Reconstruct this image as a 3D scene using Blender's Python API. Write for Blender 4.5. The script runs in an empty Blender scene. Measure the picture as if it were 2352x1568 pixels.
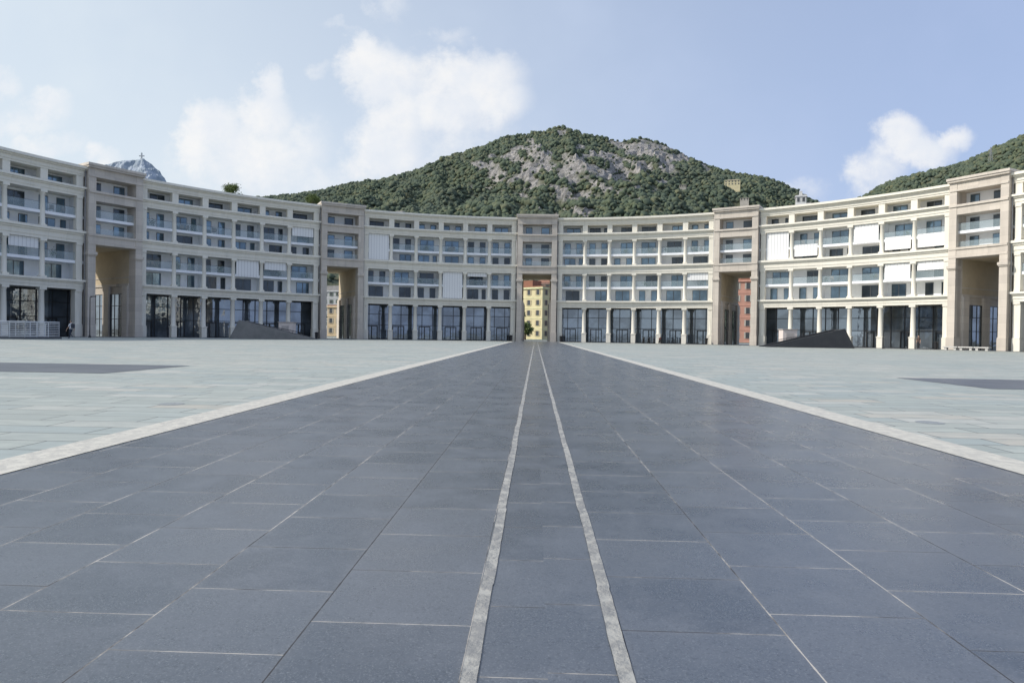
import bpy, bmesh, math, random
import numpy as np
from mathutils import Vector, Matrix, noise, Euler
random.seed(7); np.random.seed(7)
scene=bpy.context.scene
COL=scene.collection
rad=math.radians

# ------------------------------------------------------------------ node helpers
def N(nt,t,**kw):
    n=nt.nodes.new(t)
    for k,v in kw.items(): setattr(n,k,v)
    return n
def setin(nt,sock,v):
    if isinstance(v,bpy.types.NodeSocket): nt.links.new(v,sock)
    else: sock.default_value=v
def M(nt,op,a,b=0.0,c=None,clamp=False):
    n=N(nt,'ShaderNodeMath',operation=op,use_clamp=clamp)
    setin(nt,n.inputs[0],a); setin(nt,n.inputs[1],b)
    if c is not None: setin(nt,n.inputs[2],c)
    return n.outputs[0]
def MIX(nt,f,a,b,bt='MIX'):
    n=N(nt,'ShaderNodeMix',data_type='RGBA',blend_type=bt)
    setin(nt,n.inputs[0],f)
    for i,v in ((6,a),(7,b)):
        if isinstance(v,tuple) and len(v)==3: v=(*v,1)
        setin(nt,n.inputs[i],v)
    return n.outputs[2]
def SM(nt,v,a,b,o0=0.0,o1=1.0):
    n=N(nt,'ShaderNodeMapRange',interpolation_type='SMOOTHSTEP')
    setin(nt,n.inputs[0],v); n.inputs[1].default_value=a; n.inputs[2].default_value=b
    n.inputs[3].default_value=o0; n.inputs[4].default_value=o1
    return n.outputs[0]
def NOISE(nt,vec,scale,detail=4,rough=.55):
    n=N(nt,'ShaderNodeTexNoise'); nt.links.new(vec,n.inputs['Vector'])
    n.inputs['Scale'].default_value=scale; n.inputs['Detail'].default_value=detail; n.inputs['Roughness'].default_value=rough
    return n.outputs['Fac']
def newmat(name):
    m=bpy.data.materials.new(name); m.use_nodes=True
    nt=m.node_tree; b=nt.nodes['Principled BSDF']
    return m,nt,b
def BUMP(nt,b,h,strength=.3,dist=.02):
    n=N(nt,'ShaderNodeBump'); n.inputs['Strength'].default_value=strength; n.inputs['Distance'].default_value=dist
    nt.links.new(h,n.inputs['Height']); nt.links.new(n.outputs[0],b.inputs['Normal'])
def pmat(name,c1,c2=None,scale=3.0,rough=.7,bump=.0,metal=0.0,spec=.5,detail=5):
    m,nt,b=newmat(name)
    c2=c2 or tuple(x*.8 for x in c1)
    pos=N(nt,'ShaderNodeNewGeometry').outputs['Position']
    f=NOISE(nt,pos,scale,detail,.6)
    f=SM(nt,f,.35,.65)
    nt.links.new(MIX(nt,f,c1,c2),b.inputs['Base Color'])
    b.inputs['Roughness'].default_value=rough; b.inputs['Metallic'].default_value=metal
    b.inputs['Specular IOR Level'].default_value=spec
    if bump: BUMP(nt,b,f,bump)
    return m

# ------------------------------------------------------------------ building stone
CY=54.0   # centre of the crescent
def stone(name,c1,c2,jz,ja,jamt,stain):
    m,nt,b=newmat(name)
    pos=N(nt,'ShaderNodeNewGeometry').outputs['Position']
    s=N(nt,'ShaderNodeSeparateXYZ'); nt.links.new(pos,s.inputs[0])
    ang=M(nt,'ARCTAN2',s.outputs[0],M(nt,'SUBTRACT',s.outputs[1],CY))
    arc=M(nt,'MULTIPLY',ang,64.0)
    def line(v,per,w):
        f=M(nt,'FRACT',M(nt,'DIVIDE',M(nt,'ADD',v,500.13),per))
        return M(nt,'LESS_THAN',f,w/per)
    j=M(nt,'MAXIMUM',line(s.outputs[2],jz,.025),line(arc,ja,.025))
    cell=N(nt,'ShaderNodeCombineXYZ')
    nt.links.new(M(nt,'FLOOR',M(nt,'DIVIDE',M(nt,'ADD',s.outputs[2],500.13),jz)),cell.inputs[0])
    nt.links.new(M(nt,'FLOOR',M(nt,'DIVIDE',M(nt,'ADD',arc,500.13),ja)),cell.inputs[1])
    wn=N(nt,'ShaderNodeTexWhiteNoise'); nt.links.new(cell.outputs[0],wn.inputs[0])
    col=MIX(nt,wn.outputs[0],c1,c2)
    sc=N(nt,'ShaderNodeVectorMath',operation='MULTIPLY'); nt.links.new(pos,sc.inputs[0]); sc.inputs[1].default_value=(1,1,.18)
    st=SM(nt,NOISE(nt,sc.outputs[0],1.3,6,.65),.42,.75)
    col=MIX(nt,M(nt,'MULTIPLY',st,stain),col,tuple(x*.55 for x in c1))
    fn=NOISE(nt,pos,7,5,.6)
    col=MIX(nt,M(nt,'MULTIPLY',fn,.18),col,tuple(x*.6 for x in c2))
    col=MIX(nt,M(nt,'MULTIPLY',j,jamt),col,tuple(x*.35 for x in c1))
    nt.links.new(col,b.inputs['Base Color']); b.inputs['Roughness'].default_value=.75
    b.inputs['Specular IOR Level'].default_value=.3
    BUMP(nt,b,fn,.25,.02)
    return m
m_cream=stone('cream_concrete',(.82,.78,.68),(.77,.735,.64),50.,2.1,.3,.2)
m_beige=stone('travertine',(.61,.55,.475),(.52,.47,.41),.95,1.25,.4,.35)
m_plaster=pmat('ochre_plaster',(.56,.47,.33),(.49,.41,.29),.6,.85)
m_stucco=pmat('white_stucco',(.84,.86,.87),(.78,.80,.82),.8,.8)
m_slab=pmat('white_slab',(.86,.87,.89),(.80,.81,.83),1.,.6)
m_black=pmat('black_metal',(.015,.016,.018),(.02,.02,.022),3,.4)
m_wframe=pmat('window_frame',(.12,.13,.14),(.1,.11,.12),3,.5)
m_roof=pmat('roof_screed',(.3,.29,.27),(.25,.24,.22),1,.9)
m_awn=None
def awning_mat():
    m,nt,b=newmat('ribbed_blind')
    pos=N(nt,'ShaderNodeNewGeometry').outputs['Position']
    s=N(nt,'ShaderNodeSeparateXYZ'); nt.links.new(pos,s.inputs[0])
    ang=M(nt,'MULTIPLY',M(nt,'ARCTAN2',s.outputs[0],M(nt,'SUBTRACT',s.outputs[1],CY)),64.)
    w=M(nt,'PINGPONG',ang,.22)
    w=SM(nt,w,0,.05)
    nt.links.new(MIX(nt,w,(.5,.5,.5),(.78,.78,.77)),b.inputs['Base Color'])
    b.inputs['Roughness'].default_value=.7
    return m
m_awn=awning_mat()
def glassmat(name,tint,metal,rough=.04,wob=.15,ior=1.6):
    m,nt,b=newmat(name)
    pos=N(nt,'ShaderNodeNewGeometry').outputs['Position']
    f=NOISE(nt,pos,.35,3,.5)
    nt.links.new(MIX(nt,SM(nt,f,.4,.6),tint,tuple(x*.6 for x in tint)),b.inputs['Base Color'])
    b.inputs['Metallic'].default_value=metal; b.inputs['Roughness'].default_value=rough
    b.inputs['IOR'].default_value=ior
    BUMP(nt,b,NOISE(nt,pos,.9,2,.4),wob,.08)
    return m
m_shop=glassmat('shop_glass',(.26,.31,.36),.6,.03,.12,2.4)
m_win=glassmat('window_glass',(.17,.26,.34),.5,.06,.1,1.8)
m_win2=glassmat('window_glass_dark',(.06,.08,.10),.3,.06,.1)
def railglass():
    m,nt,b=newmat('balustrade_glass')
    b.inputs['Base Color'].default_value=(.45,.56,.60,1); b.inputs['Roughness'].default_value=.06
    b.inputs['Alpha'].default_value=.2
    return m
m_rail=railglass()

# ------------------------------------------------------------------ mesh builder
class MB:
    def __init__(s): s.v=[]; s.f=[]
    def hexa(s,p):
        i=len(s.v); s.v+=p
        for q in ((0,3,2,1),(4,5,6,7),(0,1,5,4),(1,2,6,5),(2,3,7,6),(3,0,4,7)): s.f.append(tuple(i+k for k in q))
    def box(s,x0,x1,y0,y1,z0,z1,M4=None):
        p=[Vector(q) for q in ((x0,y0,z0),(x1,y0,z0),(x1,y1,z0),(x0,y1,z0),(x0,y0,z1),(x1,y0,z1),(x1,y1,z1),(x0,y1,z1))]
        if M4: p=[M4@q for q in p]
        s.hexa([tuple(q) for q in p])
    def obj(s,name,mat,parent=None,smooth=False,bevel=0):
        me=bpy.data.meshes.new(name); me.from_pydata(s.v,[],s.f); me.update()
        if smooth: me.polygons.foreach_set('use_smooth',[True]*len(me.polygons))
        o=bpy.data.objects.new(name,me); COL.objects.link(o)
        me.materials.append(mat)
        bm=bmesh.new(); bm.from_mesh(me); bmesh.ops.recalc_face_normals(bm,faces=bm.faces); bm.to_mesh(me); bm.free()
        if bevel:
            md=o.modifiers.new('bevel','BEVEL'); md.width=bevel; md.segments=2; md.limit_method='ANGLE'
        if parent: o.parent=parent
        return o
def P(r,a,z): 
    t=rad(a); return (r*math.sin(t),CY+r*math.cos(t),z)
def arc_box(b,r0,r1,a0,a1,z0,z1,step=1.5):
    n=max(1,int(round((a1-a0)/step))); i=len(b.v)
    for k in range(n+1):
        a=a0+(a1-a0)*k/n
        b.v+=[P(r0,a,z0),P(r1,a,z0),P(r1,a,z1),P(r0,a,z1)]
    for k in range(n):
        q=i+4*k
        for e in range(4):
            f=(e+1)%4
            b.f.append((q+e,q+f,q+4+f,q+4+e))
    b.f.append((i,i+1,i+2,i+3)); q=i+4*n; b.f.append((q+3,q+2,q+1,q))
def rad_box(b,a,r0,r1,t0,t1,z0,z1):
    t=rad(a); er=Vector((math.sin(t),math.cos(t),0)); et=Vector((math.cos(t),-math.sin(t),0)); c=Vector((0,CY,0))
    def q(r,tt,z): 
        p=c+er*r+et*tt; return (p.x,p.y,z)
    b.hexa([q(r0,t0,z0),q(r0,t1,z0),q(r1,t1,z0),q(r1,t0,z0),q(r0,t0,z1),q(r0,t1,z1),q(r1,t1,z1),q(r1,t0,z1)])
def lathe(b,x,y,prof,n=16):
    i=len(b.v)
    for (z,r) in prof:
        for k in range(n):
            t=2*math.pi*k/n; b.v.append((x+r*math.cos(t),y+r*math.sin(t),z))
    for j in range(len(prof)-1):
        for k in range(n):
            a=i+j*n+k; c=i+j*n+(k+1)%n; b.f.append((a,c,c+n,a+n))
def tube(b,p0,p1,r,n=8,r1=None):
    p0=Vector(p0); p1=Vector(p1); d=(p1-p0).normalized(); r1=r if r1 is None else r1
    u=d.orthogonal().normalized(); w=d.cross(u); i=len(b.v)
    for p,rr in ((p0,r),(p1,r1)):
        for k in range(n):
            t=2*math.pi*k/n; b.v.append(tuple(p+u*rr*math.cos(t)+w*rr*math.sin(t)))
    for k in range(n): b.f.append((i+k,i+(k+1)%n,i+n+(k+1)%n,i+n+k))
    b.f.append(tuple(i+k for k in range(n))[::-1]); b.f.append(tuple(i+n+k for k in range(n)))
def empty(name,loc=(0,0,0)):
    e=bpy.data.objects.new(name,None); e.location=loc; COL.objects.link(e); return e

# ------------------------------------------------------------------ the crescent building
bld=empty('crescent_building')
cr,co,cb,be,pl,st,sl,bk,wf,g1,g2,rg,aw,rf,sh,pipe,plant,furn=[MB() for _ in range(18)]
STEP=29.6
TH=3.4       # tower half width
OP=2.5       # tower opening half width
T2=(7.2,11.9); T3=(13.4,17.8); AT=(19.0,20.4)
S2=(9.3,9.65); S3=(15.0,15.35)
def mould(b,a0,a1,lst,rb):
    for (z0,z1,r) in lst: arc_box(b,r,rb,a0,a1,z0,z1)
def window(a,r,t0,t1,z0,z1,dark):
    g=g2 if dark else g1
    rad_box(wf,a,r-.06,r+.05,t0,t1,z0,z1)
    n=max(1,int(round((t1-t0)/1.0))); w=(t1-t0)/n
    for i in range(n):
        rad_box(g,a,r-.075,r-.058,t0+i*w+.06,t0+(i+1)*w-.06,z0+.07,z1-.07)
blinds={(-1,0,3):'full',(-1,3,2):'full',(-1,4,2):'top',(-2,3,2):'long',(-2,4,2):'up',(-2,5,3):'up',
 (1,0,3):'full',(1,1,3):'low',(1,3,3):'long',(1,4,3):'low',(1,5,3):'low',(1,4,2):'long',(1,5,2):'up',(0,5,2):'up'}
for k in range(-3,3):
    b0=STEP*k
    fa0,fa1=b0+3.0,b0+STEP-3.0
    ba0,ba1=b0+2.55,b0+STEP-2.55
    # entablatures
    mould(cr,fa0,fa1,[(6.0,6.35,64.12),(6.35,6.75,64.05),(6.75,6.95,63.92),(6.95,7.2,63.7)],66.45)
    arc_box(cr,66.45,67.75,ba0,ba1,6.02,7.1)
    mould(cr,fa0,fa1,[(11.9,12.25,64.12),(12.25,12.85,64.05),(12.85,13.1,63.9),(13.1,13.4,63.68)],66.45)
    mould(cr,fa0,fa1,[(17.8,18.1,64.12),(18.1,18.55,64.05),(18.55,18.75,63.88),(18.75,19.0,63.66)],66.45)
    mould(cr,fa0,fa1,[(20.4,20.65,64.1),(20.65,21.1,64.0),(21.1,21.3,63.8),(21.3,21.62,63.5)],66.45)
    # body
    arc_box(st,66.4,76,ba0,ba1,7.1,20.9)
    arc_box(rf,66.4,76.1,ba0,ba1,20.9,21.1)
    arc_box(cr,75.7,76.2,ba0,ba1,21.1,21.6)
    # ground-floor glazing
    arc_box(sh,67.72,75.9,ba0,ba1,0,6.02)
    na=15
    for i in range(na+1):
        a=fa0+.2+(fa1-fa0-.4)*i/na
        rad_box(bk,a,67.58,67.74,-.045,.045,0,6.0)
    for z in (.02,2.45,4.3,5.85):
        arc_box(bk,67.6,67.73,fa0,fa1,z,z+.09)
    for i in range(6):     # entrance doors
        a=fa0+.2+(fa1-fa0-.4)*(i+.5)/6
        for t in (-.95,0,.95): rad_box(bk,a,67.52,67.7,t-.06,t+.06,0,2.3)
        rad_box(bk,a,67.5,67.69,-1.01,1.01,2.2,2.36)
    # slabs
    for (z0,z1) in (S2,S3):
        arc_box(sl,64.45,66.42,fa0,fa1,z0,z1)
        arc_box(rg,64.50,64.53,fa0,fa1,z1,z1+1.0)
        arc_box(bk,64.49,64.54,fa0,fa1,z1+1.0,z1+1.03)
    ca0,ca1=b0+3.6,b0+STEP-3.6
    bw=(ca1-ca0)/6
    for i in range(7):
        a=ca0+bw*i; x,y,_=P(64.55,a,0)
        # ground order
        if i in (0,6):
            rad_box(cr,a,64.25,65.2,-.42,.42,0,6.0)
            rad_box(cb,a,64.15,65.25,-.47,.47,0,1.5)
        rad_box(cb,a,64.18,64.92,-.37,.37,0,1.45)
        rad_box(cb,a,64.13,64.97,-.42,.42,1.45,1.6)
        lathe(co,x,y,[(1.6,.37),(1.73,.37),(1.78,.33),(3.5,.325),(5.45,.28),(5.5,.32),(5.6,.32),(5.7,.38)],18)
        rad_box(cb,a,64.14,64.96,-.41,.41,5.7,6.0)
        for (z0,z1) in (T2,T3):
            x,y,_=P(64.5,a,0)
            if i in (0,6): rad_box(cr,a,64.2,64.9,-.36,.36,z0,z1)
            rad_box(cb,a,64.12,64.88,-.36,.36,z0,z0+.22)
            lathe(co,x,y,[(z0+.22,.34),(z0+.34,.34),(z0+.38,.29),(z0+1.8,.29),(z1-.5,.245),(z1-.46,.29),(z1-.38,.29),(z1-.28,.35)],16)
            rad_box(cb,a,64.11,64.89,-.37,.37,z1-.28,z1)
        rad_box(cr,a,64.18,65.0,-.42,.42,AT[0],AT[1])
        if i in (0,2,4,6):
            for (z0,z1) in (T2,T3,AT): rad_box(st,a,64.95,66.42,-.09,.09,z0,z1)
    for i in range(6):
        a=ca0+bw*(i+.5)
        for (z0,z1) in ((7.2,9.3),(9.65,11.9),(13.4,15.0),(15.35,17.8),(19.0,20.4)):
            zt=z1-.18-(.1 if z1-z0>2.3 else 0)
            p=random.choice('aabbcd'); dk=random.random()<.4
            if p=='a': window(a,66.4,-1.2,1.2,z0,zt,dk)
            elif p=='b': window(a,66.4,-1.5,-.45,z0,zt,dk); window(a,66.4,.55,1.55,z0,zt,dk)
            elif p=='c': window(a,66.4,-1.5,.4,z0,zt,dk); window(a,66.4,1.0,1.7,z0,zt,dk)
            else: window(a,66.4,-.4,1.6,z0,zt,dk)
        for tier,(z0,z1),(s0,s1) in ((2,T2,S2),(3,T3,S3)):
            ar=bw*64*math.pi/180/2-.42
            bl=blinds.get((k,i,tier))
            if bl is None and k in (-3,2) and random.random()<.2: bl='up'
            if bl:
                lo={'full':z0+.1,'long':s1-.3,'up':s1+1.0,'top':z1-.7,'low':z0+.2}[bl]; hi=z1-.02 if bl!='low' else s0-.05
                if bl=='low': rad_box(aw,a,64.38,64.42,-ar,ar,lo+.2,s1+.25)
                else: rad_box(aw,a,64.40,64.44,-ar,ar,lo,hi)
            if random.random()<.35:
                for _ in range(random.randint(1,2)):   # balcony chairs / tables / pots
                    t=random.uniform(-1.4,1.3); r=random.uniform(64.8,65.6)
                    rad_box(furn,a,r,r+.5,t,t+.5,s1+.42,s1+.47)
                    for dx in (.03,.43):
                        rad_box(furn,a,r+.03,r+.07,t+dx,t+dx+.04,s1,s1+.42)
                    rad_box(furn,a,r,r+.05,t,t+.5,s1+.47,s1+.95)
            if random.random()<.35:
                t=random.uniform(-1.5,1.2); c=Vector(P(64.95,a,s1+.45))
                e=Vector((math.cos(rad(a)),-math.sin(rad(a)),0))
                c=c+e*t
                for _ in range(170):
                    q=c+Vector((random.gauss(0,.22),random.gauss(0,.13),random.gauss(.15,.25)))
                    n=Vector((random.gauss(0,1),random.gauss(0,1),random.gauss(0,1))).normalized()*.06
                    m=n.orthogonal().normalized()*.05; j=len(plant.v)
                    plant.v+=[tuple(q-n),tuple(q+m),tuple(q+n),tuple(q-m)]; plant.f.append((j,j+1,j+2,j+3))
# portal towers
for k in range(-3,4):
    a=STEP*k
    for s in (-1,1):
        t0,t1=sorted((s*OP,s*TH))
        rad_box(be,a,63.2,76.2,t0,t1,0,22.0)
        rad_box(be,a,63.08,64.6,t0-.06,t1+.06,0,1.5)
        rad_box(be,a,63.11,64.5,t0-.04,t1+.04,1.5,1.65)
        rad_box(be,a,63.08,64.4,t0-.06,t1+.06,10.35,10.5)
        rad_box(be,a,62.98,64.45,t0-.12,t1+.12,10.5,10.85)
        # passage walls: string course, piers and shop panels
        i0,i1=sorted((s*(OP-.12),s*(OP-.004)))
        rad_box(be,a,64.7,76.3,i0,i1,6.9,7.25)
        i0,i1=sorted((s*(OP-.07),s*(OP-.004)))
        rad_box(be,a,64.7,76.28,i0,i1,8.0,8.15)
        i0,i1=sorted((s*(OP-.3),s*(OP-.004)))
        for (r0,r1) in ((64.7,66.0),(69.4,71.0),(74.6,76.25)): rad_box(be,a,r0,r1,i0,i1,0,6.9)
        for (r0,r1) in ((66.0,69.4),(71.0,74.6)):
            i0,i1=sorted((s*(OP-.05),s*(OP-.003))); rad_box(sh,a,r0,r1,i0,i1,0,5.9)
            i0,i1=sorted((s*(OP-.1),s*(OP-.004)))
            for rr in np.linspace(r0+.04,r1-.04,4): rad_box(bk,a,rr-.04,rr+.04,i0,i1,0,5.9)
            for z in (2.4,4.2,5.8): rad_box(bk,a,r0,r1,i0+.004,i1-.004,z,z+.08)
        i0,i1=sorted((s*(OP-.02),s*(OP-.002))); rad_box(pl,a,64.8,76.15,i0,i1,7.25,11.78)
        # downpipe with collars at the tower's side
        tt=s*(TH+.14); px,py=P(63.75,a,0)[:2]
        e=Vector((math.cos(rad(a)),-math.sin(rad(a)),0))
        tube(pipe,(px+e.x*tt,py+e.y*tt,0),(px+e.x*tt,py+e.y*tt,21.5),.07,8)
        for zz in (2,7.4,13.6,19.1): lathe(pipe,px+e.x*tt,py+e.y*tt,[(zz,.1),(zz+.12,.1)],8)
    rad_box(be,a,63.25,65.4,-OP,OP,11.8,13.2)
    rad_box(pl,a,65.4,76.1,-OP,OP,11.79,13.2)
    rad_box(be,a,63.1,63.25,-OP-.85,OP+.85,12.9,13.19)
    rad_box(be,a,63.15,63.25,-OP-.85,OP+.85,11.83,12.1)
    rad_box(st,a,65.4,76.0,-OP,OP,13.2,20.41)
    rad_box(be,a,63.25,65.42,-OP,OP,17.4,18.7)
    rad_box(be,a,63.05,63.25,-OP-.87,OP+.87,18.4,18.69)
    rad_box(be,a,63.25,76.1,-OP,OP,20.4,21.99)
    rad_box(be,a,63.1,63.25,-OP-.85,OP+.85,20.42,20.65)
    rad_box(be,a,62.9,76.4,-TH-.13,TH+.13,21.55,21.8)
    rad_box(be,a,62.78,76.5,-TH-.22,TH+.22,21.8,22.12)
    rad_box(sl,a,63.75,65.42,-OP,OP,15.0,15.35)
    rad_box(rg,a,63.80,63.83,-OP,OP,15.35,16.35); rad_box(bk,a,63.79,63.84,-OP,OP,16.35,16.38)
    rad_box(rg,a,63.80,63.83,-OP,OP,13.2,14.0)
    for (z0,z1) in ((13.2,14.75),(15.35,17.15),(18.7,20.15)):
        for (t0,t1) in ((-2.0,-.9),(.7,2.1)): window(a,65.4,t0,t1,z0,z1,random.random()<.5)
for b,n,m,s in ((cr,'entablatures',m_cream,0),(co,'column_shafts',m_cream,1),(cb,'column_plinths',m_cream,0),(be,'portal_towers',m_beige,0),
    (pl,'passage_vaults',m_plaster,0),(st,'loggia_walls',m_stucco,0),(sl,'balcony_slabs',m_slab,0),(bk,'shopfront_mullions',m_black,0),
    (wf,'window_frames',m_wframe,0),(g1,'window_panes',m_win,0),(g2,'window_panes_dark',m_win2,0),(rg,'glass_balustrades',m_rail,0),
    (aw,'sun_blinds',m_awn,0),(rf,'roof',m_roof,0),(sh,'shopfront_glass',m_shop,0),
    (pipe,'downpipes',pmat('zinc',(.3,.3,.3),(.25,.25,.26),4,.5,0,.3),1),
    (plant,'balcony_plants',pmat('balcony_leaves',(.05,.1,.03),(.03,.06,.02),5,.7),0),
    (furn,'balcony_chairs',pmat('chair_plastic',(.2,.18,.16),(.12,.1,.1),5,.6),0)):
    b.obj(n,m,bld,bool(s))
bld.scale=(1,1,.982)

# ------------------------------------------------------------------ ground
def sheet(name,poly,z,mat,parent=None):
    me=bpy.data.meshes.new(name); me.from_pydata([(x,y,z) for x,y in poly],[],[tuple(range(len(poly)))]); me.materials.append(mat)
    o=bpy.data.objects.new(name,me); COL.objects.link(o)
    if parent: o.parent=parent
    return o
def rect(x0,x1,y0,y1): return [(x0,y0),(x1,y0),(x1,y1),(x0,y1)]
m_ground=pmat('town_ground',(.12,.12,.11),(.08,.09,.06),.05,.9)
sheet('ground',rect(-6000,6000,-6000,6000),-.08,m_ground)
def paving_mat():
    m,nt,b=newmat('luserna_paving')
    pos=N(nt,'ShaderNodeNewGeometry').outputs['Position']
    br=N(nt,'ShaderNodeTexBrick'); 
    wv=N(nt,'ShaderNodeVectorMath',operation='ADD'); nt.links.new(pos,wv.inputs[0]); wv.inputs[1].default_value=(300,300,0)
    nt.links.new(wv.outputs[0],br.inputs['Vector'])
    br.offset=.37; br.offset_frequency=2; br.squash=1.35; br.squash_frequency=3
    for k,v in (('Scale',1.),('Mortar Size',.009),('Mortar Smooth',.1),('Bias',0.),('Brick Width',1.05),('Row Height',.44)): br.inputs[k].default_value=v
    br.inputs['Color1'].default_value=(.0,.0,.0,1); br.inputs['Color2'].default_value=(1,1,1,1); br.inputs['Mortar'].default_value=(.5,.5,.5,1)
    tone=N(nt,'ShaderNodeSeparateColor'); nt.links.new(br.outputs['Color'],tone.inputs[0])
    ramp=N(nt,'ShaderNodeValToRGB'); nt.links.new(tone.outputs[0],ramp.inputs[0])
    cr_=ramp.color_ramp
    cr_.elements[0].color=(.27,.30,.28,1); cr_.elements[1].color=(.40,.375,.32,1)
    e=cr_.elements.new(.3); e.color=(.36,.385,.35,1)
    e=cr_.elements.new(.5); e.color=(.29,.33,.32,1)
    e=cr_.elements.new(.7); e.color=(.34,.36,.325,1)
    e=cr_.elements.new(.85); e.color=(.42,.425,.39,1)
    st_=N(nt,'ShaderNodeVectorMath',operation='MULTIPLY'); nt.links.new(pos,st_.inputs[0]); st_.inputs[1].default_value=(1,2.5,1)
    n1=NOISE(nt,st_.outputs[0],2.2,8,.65); n2=NOISE(nt,pos,.12,4,.5)
    c=MIX(nt,SM(nt,n1,.35,.75,0,.8),ramp.outputs[0],(.24,.265,.25))
    c=MIX(nt,SM(nt,n2,.45,.7,0,.35),c,(.41,.40,.345))
    c=MIX(nt,M(nt,'MULTIPLY',br.outputs['Fac'],.9),c,(.07,.07,.065))
    nt.links.new(c,b.inputs['Base Color']); b.inputs['Roughness'].default_value=.62; b.inputs['Specular IOR Level'].default_value=.35
    h=M(nt,'SUBTRACT',M(nt,'MULTIPLY',n1,.5),br.outputs['Fac'])
    BUMP(nt,b,h,.35,.01)
    return m
sheet('piazza_paving',rect(-90,90,-70,150),0,paving_mat())
def darkstone(name,cols=True):
    m,nt,b=newmat(name)
    pos=N(nt,'ShaderNodeNewGeometry').outputs['Position']
    s=N(nt,'ShaderNodeSeparateXYZ'); nt.links.new(pos,s.inputs[0]); X,Y=s.outputs[0],s.outputs[1]
    ax=M(nt,'ABSOLUTE',X); q=M(nt,'DIVIDE',M(nt,'SUBTRACT',ax,.25),.545)
    ins=M(nt,'GREATER_THAN',ax,.25)
    colid=M(nt,'MULTIPLY',M(nt,'ADD',M(nt,'FLOOR',q),1.),M(nt,'SIGN',X)); colid=M(nt,'MULTIPLY',colid,ins)
    fx=M(nt,'FRACT',q); dx=M(nt,'MULTIPLY',M(nt,'MINIMUM',fx,M(nt,'SUBTRACT',1.,fx)),.545)
    wn0=N(nt,'ShaderNodeTexWhiteNoise',noise_dimensions='1D'); nt.links.new(colid,wn0.inputs['W'])
    off=M(nt,'ADD',M(nt,'MULTIPLY',colid,.5),M(nt,'MULTIPLY',wn0.outputs[0],.22))
    ty=M(nt,'ADD',M(nt,'DIVIDE',Y,.51),M(nt,'ADD',off,100.))
    fy=M(nt,'FRACT',ty); dy=M(nt,'MULTIPLY',M(nt,'MINIMUM',fy,M(nt,'SUBTRACT',1.,fy)),.51)
    n_w=NOISE(nt,pos,14,3,.6)
    wid=M(nt,'MULTIPLY',n_w,.0052)
    jx=M(nt,'MULTIPLY',M(nt,'LESS_THAN',dx,wid),ins); jy=M(nt,'LESS_THAN',dy,M(nt,'MULTIPLY',wid,.75))
    j=M(nt,'MAXIMUM',jx,jy)
    cv=N(nt,'ShaderNodeCombineXYZ'); nt.links.new(colid,cv.inputs[0]); nt.links.new(M(nt,'FLOOR',ty),cv.inputs[1])
    wn=N(nt,'ShaderNodeTexWhiteNoise'); nt.links.new(cv.outputs[0],wn.inputs[0])
    c=MIX(nt,wn.outputs[0],(.045,.056,.073),(.076,.087,.105))
    marb=NOISE(nt,pos,2.4,9,.7); c=MIX(nt,SM(nt,marb,.42,.72),c,(.10,.112,.132))
    blot=NOISE(nt,pos,.45,5,.6); c=MIX(nt,SM(nt,blot,.45,.75,0,.5),c,(.10,.108,.122))
    gr=NOISE(nt,pos,170,2,.5); c=MIX(nt,SM(nt,gr,.52,.75,0,.7),c,(.17,.185,.20))
    gr2=NOISE(nt,pos,90,2,.5); c=MIX(nt,SM(nt,gr2,.55,.7,0,.5),c,(.03,.036,.045))
    # dirt next to the joints
    edge=SM(nt,M(nt,'MINIMUM',dx,dy),0,.035,1,0)
    c=MIX(nt,M(nt,'MULTIPLY',edge,M(nt,'MULTIPLY',n_w,.3)),c,(.15,.15,.15))
    dk=M(nt,'MULTIPLY',M(nt,'LESS_THAN',M(nt,'ABSOLUTE',M(nt,'ADD',X,.795)),.05),jx)
    jl=M(nt,'MULTIPLY',SM(nt,NOISE(nt,pos,1.7,5,.65),.42,.56),M(nt,'SUBTRACT',1.,dk))
    jc=MIX(nt,jl,(.024,.024,.027),(.38,.355,.32))
    c=MIX(nt,j,c,jc)
    nt.links.new(c,b.inputs['Base Color'])
    r=M(nt,'ADD',.14,M(nt,'MULTIPLY',marb,.30)); r=M(nt,'MAXIMUM',r,M(nt,'MULTIPLY',j,.9)); nt.links.new(r,b.inputs['Roughness'])
    b.inputs['Specular IOR Level'].default_value=.7
    h=M(nt,'SUBTRACT',M(nt,'ADD',M(nt,'MULTIPLY',gr,.12),M(nt,'ADD',M(nt,'MULTIPLY',marb,.3),M(nt,'MULTIPLY',wn.outputs[0],.2))),j)
    BUMP(nt,b,h,.22,.004)
    return m
m_dark=darkstone('dark_stone_tiles')
sheet('dark_stone_walkway',rect(-3.58,3.58,-40,110),.004,m_dark)
ring=MB()
for k in range(80):
    a0,a1=-100+200*k/80,-100+200*(k+1)/80
    i=len(ring.v); ring.v+=[P(59,a0,.006),P(67.9,a0,.006),P(67.9,a1,.006),P(59,a1,.006)]; ring.f.append((i,i+1,i+2,i+3))
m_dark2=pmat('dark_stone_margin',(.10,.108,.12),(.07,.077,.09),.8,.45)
ring.obj('arcade_pavement',m_dark2)
m_band=pmat('travertine_band',(.50,.48,.42),(.40,.385,.345),9,.75,.3,detail=8)
for s in (-1,1):
    x0,x1=sorted((s*3.58,s*3.98))
    sheet('travertine_edging',rect(x0,x1,-40,110),.008,m_band)
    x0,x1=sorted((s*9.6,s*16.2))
    sheet('dark_paving_patch',rect(x0,x1,14.8,18.6),.005,m_dark2)
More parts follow.
